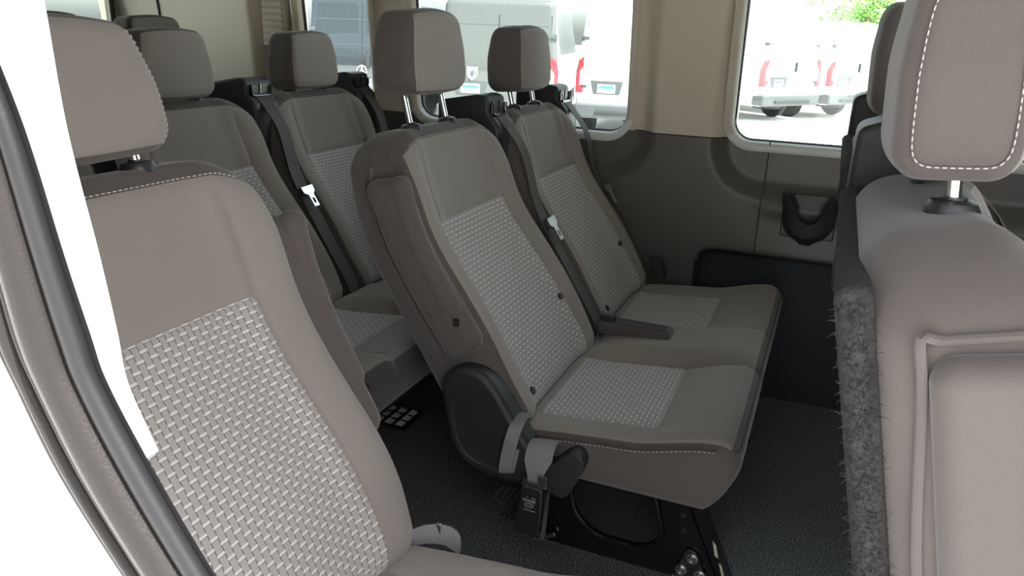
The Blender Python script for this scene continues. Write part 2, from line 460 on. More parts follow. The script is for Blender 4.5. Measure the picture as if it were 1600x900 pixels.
def cushion(root, us, u_lo, u_hi, x0=-.50, x1=-.058, name='seat_cushion', stitch=True):
    m = M(); z0, z1 = .272, .405; pw = .157; xf = -.225; xb = -.462
    mids = [(a + b) / 2 for a, b in zip(us, us[1:])]
    def bolster(y):
        v = max(gs(y - (u_lo + .03), .05), gs(y - (u_hi - .03), .05))
        v *= .45
        for c in mids: v = max(v, 1.25 * sm(.125, .07, abs(y - c)))
        return v
    def df(q, p):
        x, y, z = q; t = sm(z0 + .02, z1 - .01, z)
        X = x - x1 - .058
        prof = -.040 + .014 * sm(-.44, -.24, X) + .040 * sm(-.27, -.09, X) - .006 * sm(-.10, -.058, X)
        bo = .024 * bolster(y) * sm(x0 - .02, x0 + .12, x) * (1 - .55 * sm(-.22, -.08, x))
        d = min(abs(y - u) for u in us)
        g = 0
        if xb - .01 < x < xf + .01: g -= .005 * gs(d - pw, .004)
        if d < pw + .004: g -= .005 * gs(x - xf, .004)
        g -= .006 * max([0] + [gs(abs(y - c) - .118, .005) for c in mids]) * sm(-.24, -.2, x)
        edge = .010 * sm(-.16, -.3, x) * sm(.09, .02, min(y - u_lo, u_hi - y))
        zz = z + t * (prof + bo + g)
        # front face falls back under the knees
        if x > -.14: x = x - .035 * sm(z0 + .10, z0, z) * sm(-.14, x1, x)
        return Vector((x, y, zz))
    ex = sorted({round(v, 4) for u in us for k in (-1, 1) for v in (u + k * pw, u + k * (pw - .005), u + k * (pw + .005)) if u_lo + .03 < v < u_hi - .03})
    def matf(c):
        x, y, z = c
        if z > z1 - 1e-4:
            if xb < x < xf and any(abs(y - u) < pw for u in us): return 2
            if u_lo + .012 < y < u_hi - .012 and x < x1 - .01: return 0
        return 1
    n = int((u_hi - u_lo) / .018)
    ev = m.pad((x0, u_lo, z0), (x1, u_hi, z1), .042, (24, n, 6), df, matf, lambda p: (p[1], p[0]), ((xb, xf, xf - .005, xf + .005), ex, ()))
    o = m.build(name, ['front', 'side', 'weave'], root, True, None)
    if stitch:
        y = u_lo
        path = [(x0 + .05 + (x1 - x0 - .10) * i / 60, y, z1 - .012) for i in range(61)]
        pts = [ev(p) + Vector((0, -.0012, 0)) for p in path]
        path2 = [(x1, u_lo + .03 + (u_hi - u_lo - .06) * i / 60, z1 - .012) for i in range(61)]
        pts += [ev(p) + Vector((.0012, 0, 0)) for p in path2]
        stitches(pts, .0085, .0055, .0008).build('stitching', 'thread', o)
        sm_ = M(); sm_.tube([p + Vector((0, 0, .004)) for p in pts], .0013, 6); sm_.build('seam', 'seam', o)
    return o

def armrest(root, b, u_side, sgn):
    """padded armrest folded up against the side (sgn -1: right side)"""
    m = M(); T = b.T
    v0, v1, w0, w1 = .19, .55, -.070, .014
    th = .034
    def df(q, p):
        s_, v, w = q
        k = (v - v0) / (v1 - v0)
        w2 = w + (.010 * (1 - k)) - .012 * sm(.85, 1, k)
        return b.P(u_side + sgn * s_, v, w2)
    ev = m.pad((-.012, v0, w0), (th, v1, w1), .028, (4, 18, 5), df, lambda c: 0)
    if sgn < 0: m.f = [f[::-1] for f in m.f]
    a = m.build('armrest', ['side'], root, True, None)
    # lighter flap that wraps its front edge
    f = M()
    def df2(q, p):
        s_, v, w = q; return b.P(u_side + sgn * s_, v + .10 * 0, w)
    f.pad((-.004, v0 + .075, -.018), (th + .004, v1 + .004, .022), .019, (4, 16, 3), df2)
    if sgn < 0: f.f = [x[::-1] for x in f.f]
    fl = f.build('armrest_flap', ['side'], a, True, None)
    tb = M(); tb.box(b.P(u_side + sgn * (th + .001), v0 + .068, .008), (.005, .003, .007)); tb.build('pull_tab', 'black', a)
    # sewn contour round the recess
    pts = []
    for i in range(40):
        t = i / 39
        pts.append(b.P(u_side + sgn * .001, v0 - .03 + (v1 + .022 - v0 + .03) * t, w0 - .012 + .016 * sm(.85, 1, t)))
    s_ = M(); s_.tube(pts, .004, 6); s_.build('piping', 'side', root)
    return a

def recliner(root, u_side, sgn, dx=0, dz=0):
    poly = [(-.632, .455), (-.617, .358), (-.582, .282), (-.500, .262), (-.425, .268), (-.425, .335), (-.474, .400), (-.505, .450), (-.540, .487), (-.592, .492)]
    poly = rounded_poly([(x + dx, z + dz) for x, z in poly], [.03, .03, .03, .03, .02, .03, .03, .03, .035, .035], 5)
    m = M(); a, c = sorted((u_side - sgn * .02, u_side + sgn * .036)); m.prism(poly, 'y', a, c)
    o = m.build('recliner_cover', 'cover', root, True, 30, bevel=.012)
    # shallow scuffed ridge along the lower rear
    q = cat_rom([(-.607 + dx, u_side + sgn * .037, .405 + dz), (-.592 + dx, u_side + sgn * .037, .33 + dz), (-.555 + dx, u_side + sgn * .037, .293 + dz), (-.47 + dx, u_side + sgn * .037, .282 + dz)], 8)
    r = M(); r.tube(q, .007, 8, flat=.5); r.build('cover_ridge', 'cover', o)
    return o

def belt_box(root, b, u, fwd=.050, depth=.14, rise=.060):
    """shoulder belt outlet behind the backrest top"""
    m = M(); tp = b.P(0, b.L, -b.T)
    x1 = tp.x + .055 + fwd; x0 = x1 - depth; zb = tp.z - .17; zt = tp.z + rise
    poly = rounded_poly([(x1 + .03, zb), (x1 + .028, zt - .075), (x1, zt - .045), (x1 - .004, zt - .006), (x1 - .03, zt), (x0, zt - .02), (x0, zb)], .012, 4)
    m.prism(poly, 'y', u - .054, u + .054)
    o = m.build('belt_outlet', 'cover', root, True, 30, bevel=.008)
    s_ = M(); s_.box((x1 - .001, u, zt - .030), (.003, .036, .013)); s_.build('outlet_slot', 'black', o, bevel=.002)
    rim = M(); zc = zt - .030
    rim.tube([(x1 + .004, u - .042, zc + .008), (x1 + .004, u - .040, zc - .014), (x1 + .006, u - .030, zc - .020), (x1 + .006, u + .030, zc - .020), (x1 + .004, u + .040, zc - .014), (x1 + .004, u + .042, zc + .008)], .0045, 8)
    rim.box((x1 + .003, u, zc + .001), (.002, .0015, .013))
    rim.build('belt_guide', 'paint', o)
    bt = M(); bt.lathe([(.011, 0), (.011, .004), (.009, .006)], (x1 + .016, u + .010, zt - .075), axis='x', n=16); bt.build('release_button', 'black', o)
    return Vector((x1 + .008, u, zt - .052))

def shoulder_belt(root, b, u, start, vt=.33, light=True):
    m = M()
    u2 = u - .03
    pts = [start, b.P(u - .006, b.L - .10, .024), b.P(u - .016, b.L * .6, .020), b.P(u2, b.L * .3, .022), b.P(u2, .05, .020), b.P(u2 - .002, -.015, .006)]
    path = cat_rom(pts, 8)
    m.strip(path, (0, 1, 0), .046, .0018)
    o = m.build('seat_belt', 'webbing', root, True, 30)
    t = M(); uu = u - .022
    c = b.P(uu, vt, .032); av = b.ang(vt)
    R = Matrix((Vector((math.cos(av), 0, math.sin(av))), Vector((0, 1, 0)), Vector((-math.sin(av), 0, math.cos(av))))).transposed()
    # tongue: black collar with a silver plate that ends in a slotted blade
    t.box(c, (.006, .027, .012), 0, R); t.build('tongue_grip', 'black', o, bevel=.003)
    p = M()
    def q(y, z): return b.P(uu + y, vt + z, .037)
    outer = [(-.026, .010), (.026, .012), (.024, -.006), (.012, -.016), (.012, -.050), (-.010, -.050), (-.010, -.016), (-.024, -.008)]
    hole = [(-.004, -.028), (.006, -.028), (.006, -.042), (-.004, -.042)]
    parts = [[(-.026, .010), (.026, .012), (.024, -.006), (.012, -.016), (-.010, -.016), (-.024, -.008)],
             [(-.010, -.016), (.012, -.016), (.012, -.026), (-.010, -.026)], [(-.010, -.026), (-.004, -.026), (-.004, -.042), (-.010, -.042)],
             [(.006, -.026), (.012, -.026), (.012, -.042), (.006, -.042)], [(-.010, -.042), (.012, -.042), (.012, -.052), (-.010, -.052)]]
    for poly in parts:
        n = len(poly); f_ = [q(*x) + b.W * .0012 for x in poly]; k_ = [q(*x) - b.W * .0012 for x in poly]
        p.add(f_ + k_, [list(range(n))[::-1], list(range(n, 2 * n))] + [[i, (i + 1) % n, n + (i + 1) % n, n + i] for i in range(n)])
    p.build('tongue_plate', 'steel', o)['label'] = 'silver buckle tongue'
    return o

def bucket_frame(root, u_near, u_far):
    """black steel side frames under a bench"""
    def side(y, name):
        o_ = [(-.520, .045), (-.500, .0), (-.140, .0), (-.078, .012), (-.150, .165), (-.196, .275), (-.466, .285), (-.500, .15)]
        outer = rounded_poly(o_, .012, 3)
        h_ = [(-.420, .245), (-.405, .100), (-.350, .052), (-.245, .050), (-.200, .085), (-.225, .18), (-.250, .245)]
        hole = rounded_poly(h_, [.01, .04, .03, .03, .03, .03, .01], 5)
        m = M(); t = .005
        # plate as a ring of quads between outer and hole outline (matched by angle)
        cx, cz = -.31, .14
        ang = sorted([math.atan2(z - cz, x - cx) for x, z in outer + hole])
        def hit(poly, a):
            d = Vector((math.cos(a), math.sin(a))); best = None
            for i in range(len(poly)):
                p = Vector(poly[i]) - Vector((cx, cz)); q = Vector(poly[(i + 1) % len(poly)]) - Vector((cx, cz)); e = q - p
                den = d.x * e.y - d.y * e.x
                if abs(den) < 1e-9: continue
                tt = (p.x * e.y - p.y * e.x) / den; ss = (p.x * d.y - p.y * d.x) / den
                if tt > 0 and -1e-6 <= ss <= 1 + 1e-6 and (best is None or tt > best): best = tt
            return (cx + d.x * best, cz + d.y * best)
        n = len(ang); vs = []
        for yy in (y - t, y + t):
            for a in ang: vs.append((hit(outer, a)[0], yy, hit(outer, a)[1]))
            for a in ang: vs.append((hit(hole, a)[0], yy, hit(hole, a)[1]))
        fs = []
        for i in range(n):
            k = (i + 1) % n
            fs += [(i, k, n + k, n + i), (2 * n + k, 2 * n + i, 3 * n + i, 3 * n + k), (k, i, 2 * n + i, 2 * n + k), (n + i, n + k, 3 * n + k, 3 * n + i)]
        m.add(vs, fs)
        o = m.build(name, 'paint', root, True, 25)
        lip = M(); lip.tube([(x, y - .008, z) for x, z in hole], .007, 8, True); lip.build('frame_lip', 'paint', o)
        return o
    f = side(u_near, 'base_frame')
    side(u_far, 'base_frame')
    # fixing plate and three bolts at the front foot
    y = u_near - .006
    p = M(); p.prism(rounded_poly([(-.172, .008), (-.100, .012), (-.128, .078), (-.150, .082)], .010, 4), 'y', y - .006, y); p.build('bolt_plate', 'black', f, bevel=.002)
    for (x, z) in ((-.135, .062), (-.155, .028), (-.116, .026)):
        b = M(); b.lathe([(.0125, 0), (.0125, -.004), (.0085, -.0045), (.0085, -.012), (.004, -.012), (.004, -.009)], (x, y - .006, z), axis='y', n=12)
        b.build('bolt', 'steel', f)
    e = M(); e.tube([(-.172, y - .004, .004), (-.10, y - .004, .006)], .004, 8); e.build('foot_edge', 'steel', f)
    br = M(); br.prism([(-.150, .175), (-.134, .175), (-.052, .0), (-.072, .0)], 'y', u_near + .0, u_near + .05)
    bo = br.build('front_brace', 'paint', f)
    ch = M(); ch.prism([(-.100, .108), (-.092, .100), (-.084, .070), (-.092, .075)], 'y', u_near - .0015, u_near + .0)
    ch.prism([(-.082, .060), (-.076, .055), (-.064, .022), (-.073, .030)], 'y', u_near - .0015, u_near + .0)
    ch.build('paint_chip', 'amber', bo)
    for (x, z) in ((-.165, .155), (-.160, .118)):
        h = M(); h.lathe([(.006, 0), (.006, -.001)], (x, u_near - .005, z), axis='y', n=12); h.build('hole', 'gasket', f)
    rail = M(); rail.box(((-.33), (u_near + u_far) / 2, .262), (.16, (u_far - u_near) / 2, .012)); rail.build('cross_rail', 'black', root)
    leg = M(); leg.box((-.49, u_near, .055), (.022, .012, .05)); leg.build('latch_block', 'black', f, bevel=.004)
    lt = M(); lt.tube([(-.49, u_near - .016, .02), (-.455, u_near - .016, .018), (-.44, u_near - .016, .028)], .005, 8); lt.build('latch_pin', 'steel', f)
    rd = M(); rd.box((-.488, u_near - .013, .072), (.004, .002, .004)); rd.build('red_marker', 'red', f)

# one standard backrest shared by the benches and single seats
STD = Back(-.462, .358, 33, .628, .145, pt=.442, bend=(25, .33, .60))
STD_MESH = STD.build()

def bench(loc, us, label, group='passenger benches', heads=None, detail=False, belts=True, arm=True):
    t = thing('passenger_bench', loc, label, 'seat', group)
    cushion(t, us, us[0] - .25, us[-1] + .26, stitch=detail)
    pan = M(); pan.box((-.29, (us[0] + us[-1]) / 2, .268), (.17, (us[-1] - us[0]) / 2 + .18, .012)); pan.build('seat_pan', 'black', t)
    bucket_frame(t, us[0] - .073, us[-1] + .02)
    for i, u in enumerate(us):
        bk = inst(STD_MESH, 'backrest', t, (0, u, 0))
        headrest(t, STD, u, heads[i], stitch=((-1, 1) if detail else ()))
        if belts:
            bu = u + (.30 if u != us[-1] else .262)
            st = belt_box(t, STD, bu)
            shoulder_belt(t, STD, bu, st)
        if detail:
            for (uu, v) in ((-.168, .055), (.155, .165)):
                bb = M(); c = STD.deform(Vector((uu, v, 0)), None); bb.lathe([(.0085, .004), (.0085, 0), (.006, -.003)], (0, 0, 0), axis='x', n=14)
                o = bb.build('fastener', 'gasket', bk); o.location = c + STD.W * .001; o.rotation_euler = (0, math.pi - rad(32) + math.pi, 0)
            # top seam stitching
            pts = [STD.ev((-.20 + .40 * k / 50, STD.L - .012, 0)) + STD.W * .0015 for k in range(51)]
            stitches(pts, .008, .005, .0008).build('stitching', 'thread', bk)
    if arm:
        armrest(t, STD, us[0] - .25, -1)
        recliner(t, us[0] - .25, -1)
    return t

YB = 1.493
mid = bench((0, YB, 0), (0, .55), 'two-place grey bench in the middle, pale belt strap and black buckle at its near side', heads=(.075, .052), detail=True)

# ---- near-side fittings of the middle bench: lap belt loops, buckle, front hinge cover
def near_fittings(t):
    y = 1.222 - YB
    m = M(); m.strip(cat_rom([(-.462, y + .02, .405), (-.464, y - .006, .402), (-.467, y - .024, .385), (-.474, y - .030, .345), (-.480, y - .028, .302), (-.478, y - .021, .297), (-.470, y - .020, .345)], 6), (1, .05, .2), .028, .0022)
    s = m.build('strap_loop', 'greyweb', t, True, 30); s['label'] = 'pale grey strap loop'
    m = M(); m.strip(cat_rom([(-.412, y + .035, .338), (-.414, y + .012, .362), (-.416, y - .008, .358), (-.417, y - .022, .335), (-.419, y - .028, .305), (-.420, y - .026, .282)], 6), [(1, .05, .1)] * 31, [.052] * 9 + [.054] * 10 + [.050, .046, .042, .038, .034, .031, .030, .029, .028, .028, .028, .028], .003)
    lp = m.build('buckle_strap', 'greyweb', t, True, 30); lp['label'] = 'pale grey lap belt strap'
    b = M()
    lean = .012
    poly = rounded_poly([(-.442, .288), (-.398, .284), (-.400, .195), (-.408, .175), (-.452, .180), (-.452, .205)], .008, 4)
    b.prism(poly, 'y', y - .040, y - .012)
    bk = b.build('belt_buckle', 'black', t, True, 30, bevel=.004)
    r = M(); r.tube([(-.392, y - .036, .290), (-.393, y - .037, .24), (-.396, y - .037, .178)], .006, 8); r.build('buckle_edge', 'chrome', bk)
    e = M(); e.box((-.423, y - .030, .290), (.020, .006, .004)); e.box((-.402, y - .034, .298), (.008, .003, .013)); e.build('buckle_tongue', 'steel', bk)
    # printed label
    lb = M(); yy = y - .0405
    lb.prism([(-.440, .268), (-.407, .266), (-.408, .232), (-.441, .234)], 'y', yy - .0006, yy + .001); lb.build('buckle_label', 'gasket', bk)
    ink = M()
    def bar(x0, x1, z): ink.prism([(x0, z), (x1, z - .0008), (x1, z - .0018), (x0, z - .0010)], 'y', yy - .0012, yy)
    random.seed(3)
    x = -.430
    for (xa, xb, z) in ((-.430, -.427, .2655), (-.419, -.411, .265), (-.437, -.430, .2600), (-.4290, -.4225, .2597), (-.4215, -.411, .2594), (-.4365, -.428, .2562), (-.4270, -.4235, .2560), (-.4225, -.412, .2557), (-.436, -.431, .2372), (-.430, -.424, .2370), (-.423, -.418, .2368), (-.417, -.411, .2365)): bar(xa, xb, z)
    ring = [(-.424 + .009 * math.cos(a), yy - .0008, .2465 + .0048 * math.sin(a)) for a in [2 * math.pi * i / 28 for i in range(28)]]
    ink.tube(ring, .0004, 5, True)
    # script line inside the oval
    ink.tube([(-.4305 + .013 * i / 20, yy - .0008, .2463 + .0016 * math.sin(i * 1.1)) for i in range(21)], .0003, 4)
    ink.build('label_print', 'label', bk)
    # hinge cover at the front of the recliner
    m = M(); poly = rounded_poly([(-.425, .335), (-.395, .322), (-.372, .352), (-.345, .362), (-.328, .345), (-.338, .310), (-.365, .255), (-.425, .268)], [.01, .02, .02, .02, .02, .02, .015, .01], 5)
    m.prism(poly, 'y', y - .010, y + .05)
    m.build('hinge_cover', 'cover', t, True, 30, bevel=.010)
    # loose wire clip under the recliner
    w = M(); random.seed(5)
    for k in range(4):
        w.tube(cat_rom([(-.50 + .012 * k, y + .02, .235), (-.515 + .013 * k, y + .012, .205), (-.49 + .010 * k, y + .018, .180), (-.505 + .012 * k, y + .02, .160)], 5), .0035, 6)
    w.build('wire_clip', 'black', t)
near_fittings(mid)
# buckle pocket sunk into the raised strip between the two places, with a buckle in it, and a buckle by the wall
m = M(); m.pad((-.47, .245, .39), (-.285, .315, .421), .015, (8, 4, 2), lambda q, p: q)
pk = m.build('buckle_pocket', 'side', mid, True, None)
m = M(); m.pad((-.462, .256, .412), (-.297, .304, .4225), .0045, (8, 4, 2), lambda q, p: q); m.build('pocket_well', 'black', pk, True, None)
m = M(); m.box((-.445, .272, .429), (.016, .010, .008)); m.build('belt_buckle', 'cover', pk, bevel=.003)
m = M(); m.pad((-.445, .765, .395), (-.405, .800, .455), .008, (3, 3, 3), lambda q, p: Vector((q.x - .3 * (q.z - .4), q.y, q.z))); m.build('belt_buckle', 'cover', mid, True, None)

rear = bench((-.735, YB - .55, 0), (0, .55, 1.10), 'three-place grey bench one row behind the middle bench, two belts crossing it', heads=(.014, .014, .014), arm=False)
last = thing('passenger_bench', (-1.34, .92, 0), 'rearmost bench, only dark headrests showing over the row ahead', 'seat', 'passenger benches')
cushion(last, (0, .38, .76, 1.14), -.19, 1.33, stitch=False)
bucket_frame(last, -.07, 1.2)
for u in (-.03, .35, .73, 1.11):
    inst(STD_MESH, 'backrest', last, (0, u, 0)).scale = (1, .78, 1)
    headrest(last, STD, u, .045)

# ------------------------------------------------------------------ single seat in the foreground on the left
SB = Back(-.462, .338, 28, .645, .135, pt=.455, taper=(.158, .168), bend=(20, .33, .60), flare=.075)
SB_MESH = SB.build()
def single_seat():
    t = thing('single_chair', (-.03, .635, 0), 'single grey seat in the left foreground beside the open door, large woven panel', 'seat')
    cs = cushion(t, (0,), -.25, .25); cs.location.z = -.012
    pan = M(); pan.box((-.29, 0, .268), (.17, .18, .012)); pan.build('seat_pan', 'black', t)
    bucket_frame(t, -.14, .14)
    bk = inst(SB_MESH, 'backrest', t)
    headrest(t, SB, 0, .030, stitch=(-1, 1), scale=(1.05, 1.12, 1.0), pitch=-13, off=(-.027, -.012))
    pts = [SB.ev((-.21 + .42 * k / 60, SB.L - .012, 0)) + SB.W * .0015 for k in range(61)]
    stitches(pts, .008, .0052, .0009).build('stitching', 'thread', bk)
    armrest(t, SB, .25, 1)
    lv = M(); lv.prism(rounded_poly([(-.640, .42), (-.60, .40), (-.53, .30), (-.50, .28), (-.56, .28), (-.63, .36)], .012, 4), 'y', .235, .258); lv.build('recline_latch', 'cover', t, True, 30, bevel=.005)
    y = .262
    m = M(); m.strip(cat_rom([(-.49, y - .035, .345), (-.462, y - .010, .355), (-.432, y + .004, .355), (-.412, y + .010, .343), (-.408, y + .010, .318)], 6), (.1, .25, 1), .032, .0025)
    s = m.build('buckle_strap', 'greyweb', t, True, 30); s['label'] = 'pale grey lap belt strap'
    b = M(); b.box((-.415, y + .008, .278), (.016, .008, .045)); b.build('belt_buckle', 'black', t, bevel=.004)
    k = M(); k.box((-.440, y + .004, .355), (.004, .003, .018)); k.build('strap_keeper', 'steel', t, bevel=.001)
    r = M(); r.tube([(-.39, y + .02, .300), (-.35, y + .022, .285), (-.32, y + .022, .275)], .004, 8); r.build('recline_lever', 'steel', t)
    return t
single_seat()

# ------------------------------------------------------------------ front row, right edge of the picture
FB = Back(.308, .365, 12.5, .632, .150, pt=.40)
FB_MESH = FB.build()
def front_seat(y, label, near):
    t = thing('front_seat', (0, y, 0), label, 'seat', 'seats of the front row')
    c = cushion(t, (0,), -.25, .25, x0=.22, x1=.70, stitch=False)
    pd = M(); pd.box((.44, 0, .135), (.16, .17, .135)); pd.build('seat_pedestal', 'black', t, bevel=.01)
    bk = inst(FB_MESH, 'backrest', t)
    headrest(t, FB, 0, .034, lean=0, side_stitch=near, scale=(.93, 1, 1.03), pitch=-4, off=(-.004, 0))
    st = belt_box(t, FB, .295, .035, .085, .07)
    shoulder_belt(t, FB, .295, st)
    # fuzzy felt panel on the rear
    m = M()
    def df(q, p): return FB.P(q.x * (1 - .045 * sm(FB.L - .13, FB.L, q.y)), q.y, q.z)
    m.pad((-.243, .02, -FB.T - .012), (.243, FB.L - .022, -FB.T + .016), .011, (20, 40, 2), df)
    fb = m.build('back_panel', 'felt', t, True, None); fb['label'] = 'fuzzy charcoal felt back panel'
    if near:
        random.seed(11); fz = M()
        for k in range(2600):
            v = random.uniform(.03, FB.L - .03); w = -FB.T + random.uniform(-.012, .016); sx = 1 - .045 * sm(FB.L - .13, FB.L, v)
            a = FB.P(-.243 * sx, v, w); d = Vector((random.gauss(-.3, 1), -random.uniform(.2, 1), random.gauss(0, 1))).normalized() * random.uniform(.003, .009)
            fz.tube([a, a + d * .5 + Vector((0, 0, .001)), a + d], [.0003, .00025, .0001], 3)
        f_ = fz.build('felt_fibres', 'felt', fb, True, None); f_['kind'] = 'stuff'
        # side armrest pad in its recess
        a = M()
        def df3(q, p): return FB.P(-.25 - q.x, q.y, q.z)
        a.pad((-.012, .10, -.102), (.022, .562, .030), .020, (3, 20, 6), df3); a.f = [x[::-1] for x in a.f]
        ar = a.build('armrest', 'side', t, True, None)
        p = M(); pts = [FB.P(-.252, .08 + .495 * i / 20, -.116 + .010 * sm(12, 20, i)) for i in range(21)] + [FB.ev((-FB.hw, .592 + .004 * i / 8, -.106 + .098 * i / 8)) + Vector((0, -.001, .001)) for i in range(1, 9)]
        p.tube(cat_rom(pts, 3), .0038, 8); p.build('piping', 'side', t)
        pts = [FB.ev((-FB.hw + .006, .30 + .30 * i / 40, -.002)) + Vector((.001, -.0015, 0)) for i in range(41)]
        stitches(pts, .0085, .0055, .0009).build('stitching', 'thread', bk)
    return t
front_seat(.83, 'grey seat filling the right edge, seen from behind its shoulder with fuzzy felt back', True)
front_seat(1.47, 'dark seat mostly hidden beyond the seat at the right edge', False)

# ------------------------------------------------------------------ van shell
def structure(o): o['kind'] = 'structure'; return o
fl = M(); fl.box((-.7, 1.38, -.02), (2.2, 1.12, .02)); structure(fl.build('floor', 'floor'))
cl = M(); cl.box((-.7, 1.33, 1.93), (2.2, 1.16, .03)); structure(cl.build('ceiling', 'headliner'))

WIN = {1: (-.290, .800, 1.35, 1.60), 2: (-1.372, .792, -.600, 1.60), 3: (-1.84, .80, -1.528, 1.60)}   # x0,z0,x1,z1
def sdrr(x, z, x0, z0, x1, z1, r):
    cx, cz = (x0 + x1) / 2, (z0 + z1) / 2; qx = abs(x - cx) - (x1 - x0) / 2 + r; qz = abs(z - cz) - (z1 - z0) / 2 + r
    return math.hypot(max(qx, 0), max(qz, 0)) + min(max(qx, qz), 0) - r
def wall_y(x, z):
    y = 2.375
    # sculpted recesses round the windows
    d1 = sdrr(x, z, -.335, .645, 2.2, 2.2, .16); d2 = sdrr(x, z, -2.02, .66, -.50, 2.2, .16)
    y += .050 * sm(.0, -.055, min(d1, d2))
    # lean in of the upper body
    y -= .10 * sm(.85, 1.9, z)
    # lower liner recess
    d3 = sdrr(x, z, -.335, -.3, 1.9, .478, .05)
    y += .045 * sm(.004, -.012, d3)
    # bulging ledge below the recess edge
    y -= .012 * gs(z - .625, .02) * sm(-.2, -.1, x)
    return y
def wall_left():
    m = M(); xs = [-2.75 + 4.2 * i / 420 for i in range(421)]; zs = [1.92 * i / 200 for i in range(201)]
    ids = {}
    for i, x in enumerate(xs):
        for j, z in enumerate(zs):
            ids[i, j] = len(m.v); m.v.append((x, wall_y(x, z), z))
    for i in range(420):
        for j in range(200):
            x = (xs[i] + xs[i + 1]) / 2; z = (zs[j] + zs[j + 1]) / 2
            if min(sdrr(x, z, w[0], w[1], w[2], w[3], .07) for w in WIN.values()) < -.004: continue
            m.f.append([ids[i, j], ids[i + 1, j], ids[i + 1, j + 1], ids[i, j + 1]])
            d3 = sdrr(x, z, -.335, -.3, 1.9, .478, .05)
            m.mi.append(2 if d3 < 0 else (1 if z < .818 else 0))
    o = m.build('wall_left', ['beige', 'dark', 'navy'], None, True, None)
    return structure(o)
WL = wall_left()
outer = M()
for (x0, x1, z0, z1) in ((-2.8, 1.5, -.05, .79), (-2.8, 1.5, 1.62, 1.95), (-2.8, -1.86, .79, 1.62), (-1.515, -1.385, .79, 1.62), (-.575, -.275, .79, 1.62), (1.37, 1.5, .79, 1.62)):
    outer.box(((x0 + x1) / 2, 2.478, (z0 + z1) / 2), ((x1 - x0) / 2, .02, (z1 - z0) / 2))
outer.build('outer_skin', 'white', WL)
def rrect(x0, z0, x1, z1, r, n=8):
    out = []
    for cx, cz, a0 in ((x1 - r, z1 - r, 0), (x0 + r, z1 - r, 90), (x0 + r, z0 + r, 180), (x1 - r, z0 + r, 270)):
        for k in range(n + 1):
            a = rad(a0 + 90 * k / n); out.append((cx + r * math.cos(a), cz + r * math.sin(a)))
    return out
for n_, w in WIN.items():
    r = .07
    wn = bpy.data.objects.new('window_%d' % n_, None); COL.objects.link(wn); structure(wn)
    # surround: swept profile from the trim face to the glass
    m = M(); K = []
    for (off, dy) in ((.016, .000), (.006, -.006), (-.004, -.002), (-.010, .016), (-.012, .050)):
        loop = rrect(w[0] - off, w[1] - off, w[2] + off, w[3] + off, max(.02, r + off))
        K.append([(x, wall_y(x, z) - .003 + dy, z) for x, z in loop])
    N = len(K[0]); vs = [p for l in K for p in l]; fs = []
    mi = []
    for a in range(len(K) - 1):
        for i in range(N):
            k = (i + 1) % N; fs.append((a * N + i, a * N + k, (a + 1) * N + k, (a + 1) * N + i)); mi.append(0 if vs[a * N + i][2] < .835 else 1)
    m.add(vs, fs, mi); m.build('surround', ['surround', 'beige'], wn, True, None)
    g = M(); loop = rrect(w[0] + .008, w[1] + .008, w[2] - .008, w[3] - .008, .06)
    g.tube([(x, wall_y(x, z) + .040, z) for x, z in loop], .009, 8, True); g.build('gasket', 'gasket', wn)
    p = M(); loop = rrect(w[0], w[1], w[2], w[3], .07); ya = wall_y((w[0] + w[2]) / 2, w[1]) + .047; yb = wall_y((w[0] + w[2]) / 2, w[3]) + .047
    P = [(x, ya + (yb - ya) * (z - w[1]) / (w[3] - w[1]), z) for x, z in loop]
    p.add(P + [(x, y + .005, z) for x, y, z in P], [list(range(len(P))), list(range(len(P), 2 * len(P)))[::-1]]); p.build('glass', 'glass', wn, False)
    tag(wn, 'van side window %d' % n_)
    del wn['label']

# panel joints on the left wall
tr = M(); tr.tube([(-.165, wall_y(-.165, z) - .0005, z) for z in [.43 + .385 * i / 40 for i in range(41)]], .0018, 5); structure(tr.build('trim_1', 'gasket'))
tr = M(); tr.tube([(x, wall_y(x, .818) - .0005, .818) for x in [-.575 + .31 * i / 30 for i in range(31)]], .0018, 5); structure(tr.build('trim_2', 'gasket'))
tr = M(); tr.tube([(-2.44, wall_y(-2.44, z) - .0005, z) for z in [.82 + 1.1 * i / 40 for i in range(41)]], .005, 5); structure(tr.build('trim_3', 'gasket'))

# air vent louvre high in the rear left trim
vt = thing('air_vent', (-1.925, wall_y(-1.925, 1.2), 1.2), 'slatted beige air vent on the pillar left of the rearmost side window', 'vent')
m = M(); m.box((0, -.006, 0), (.052, .010, .18)); m.build('vent_frame', 'beige', vt, bevel=.003)
for k in range(16):
    s_ = M(); s_.box((0, -.020, -.165 + .022 * k), (.042, .006, .0065), 0, Matrix.Rotation(rad(35), 3, 'X')); s_.build('slat', 'beige', vt)

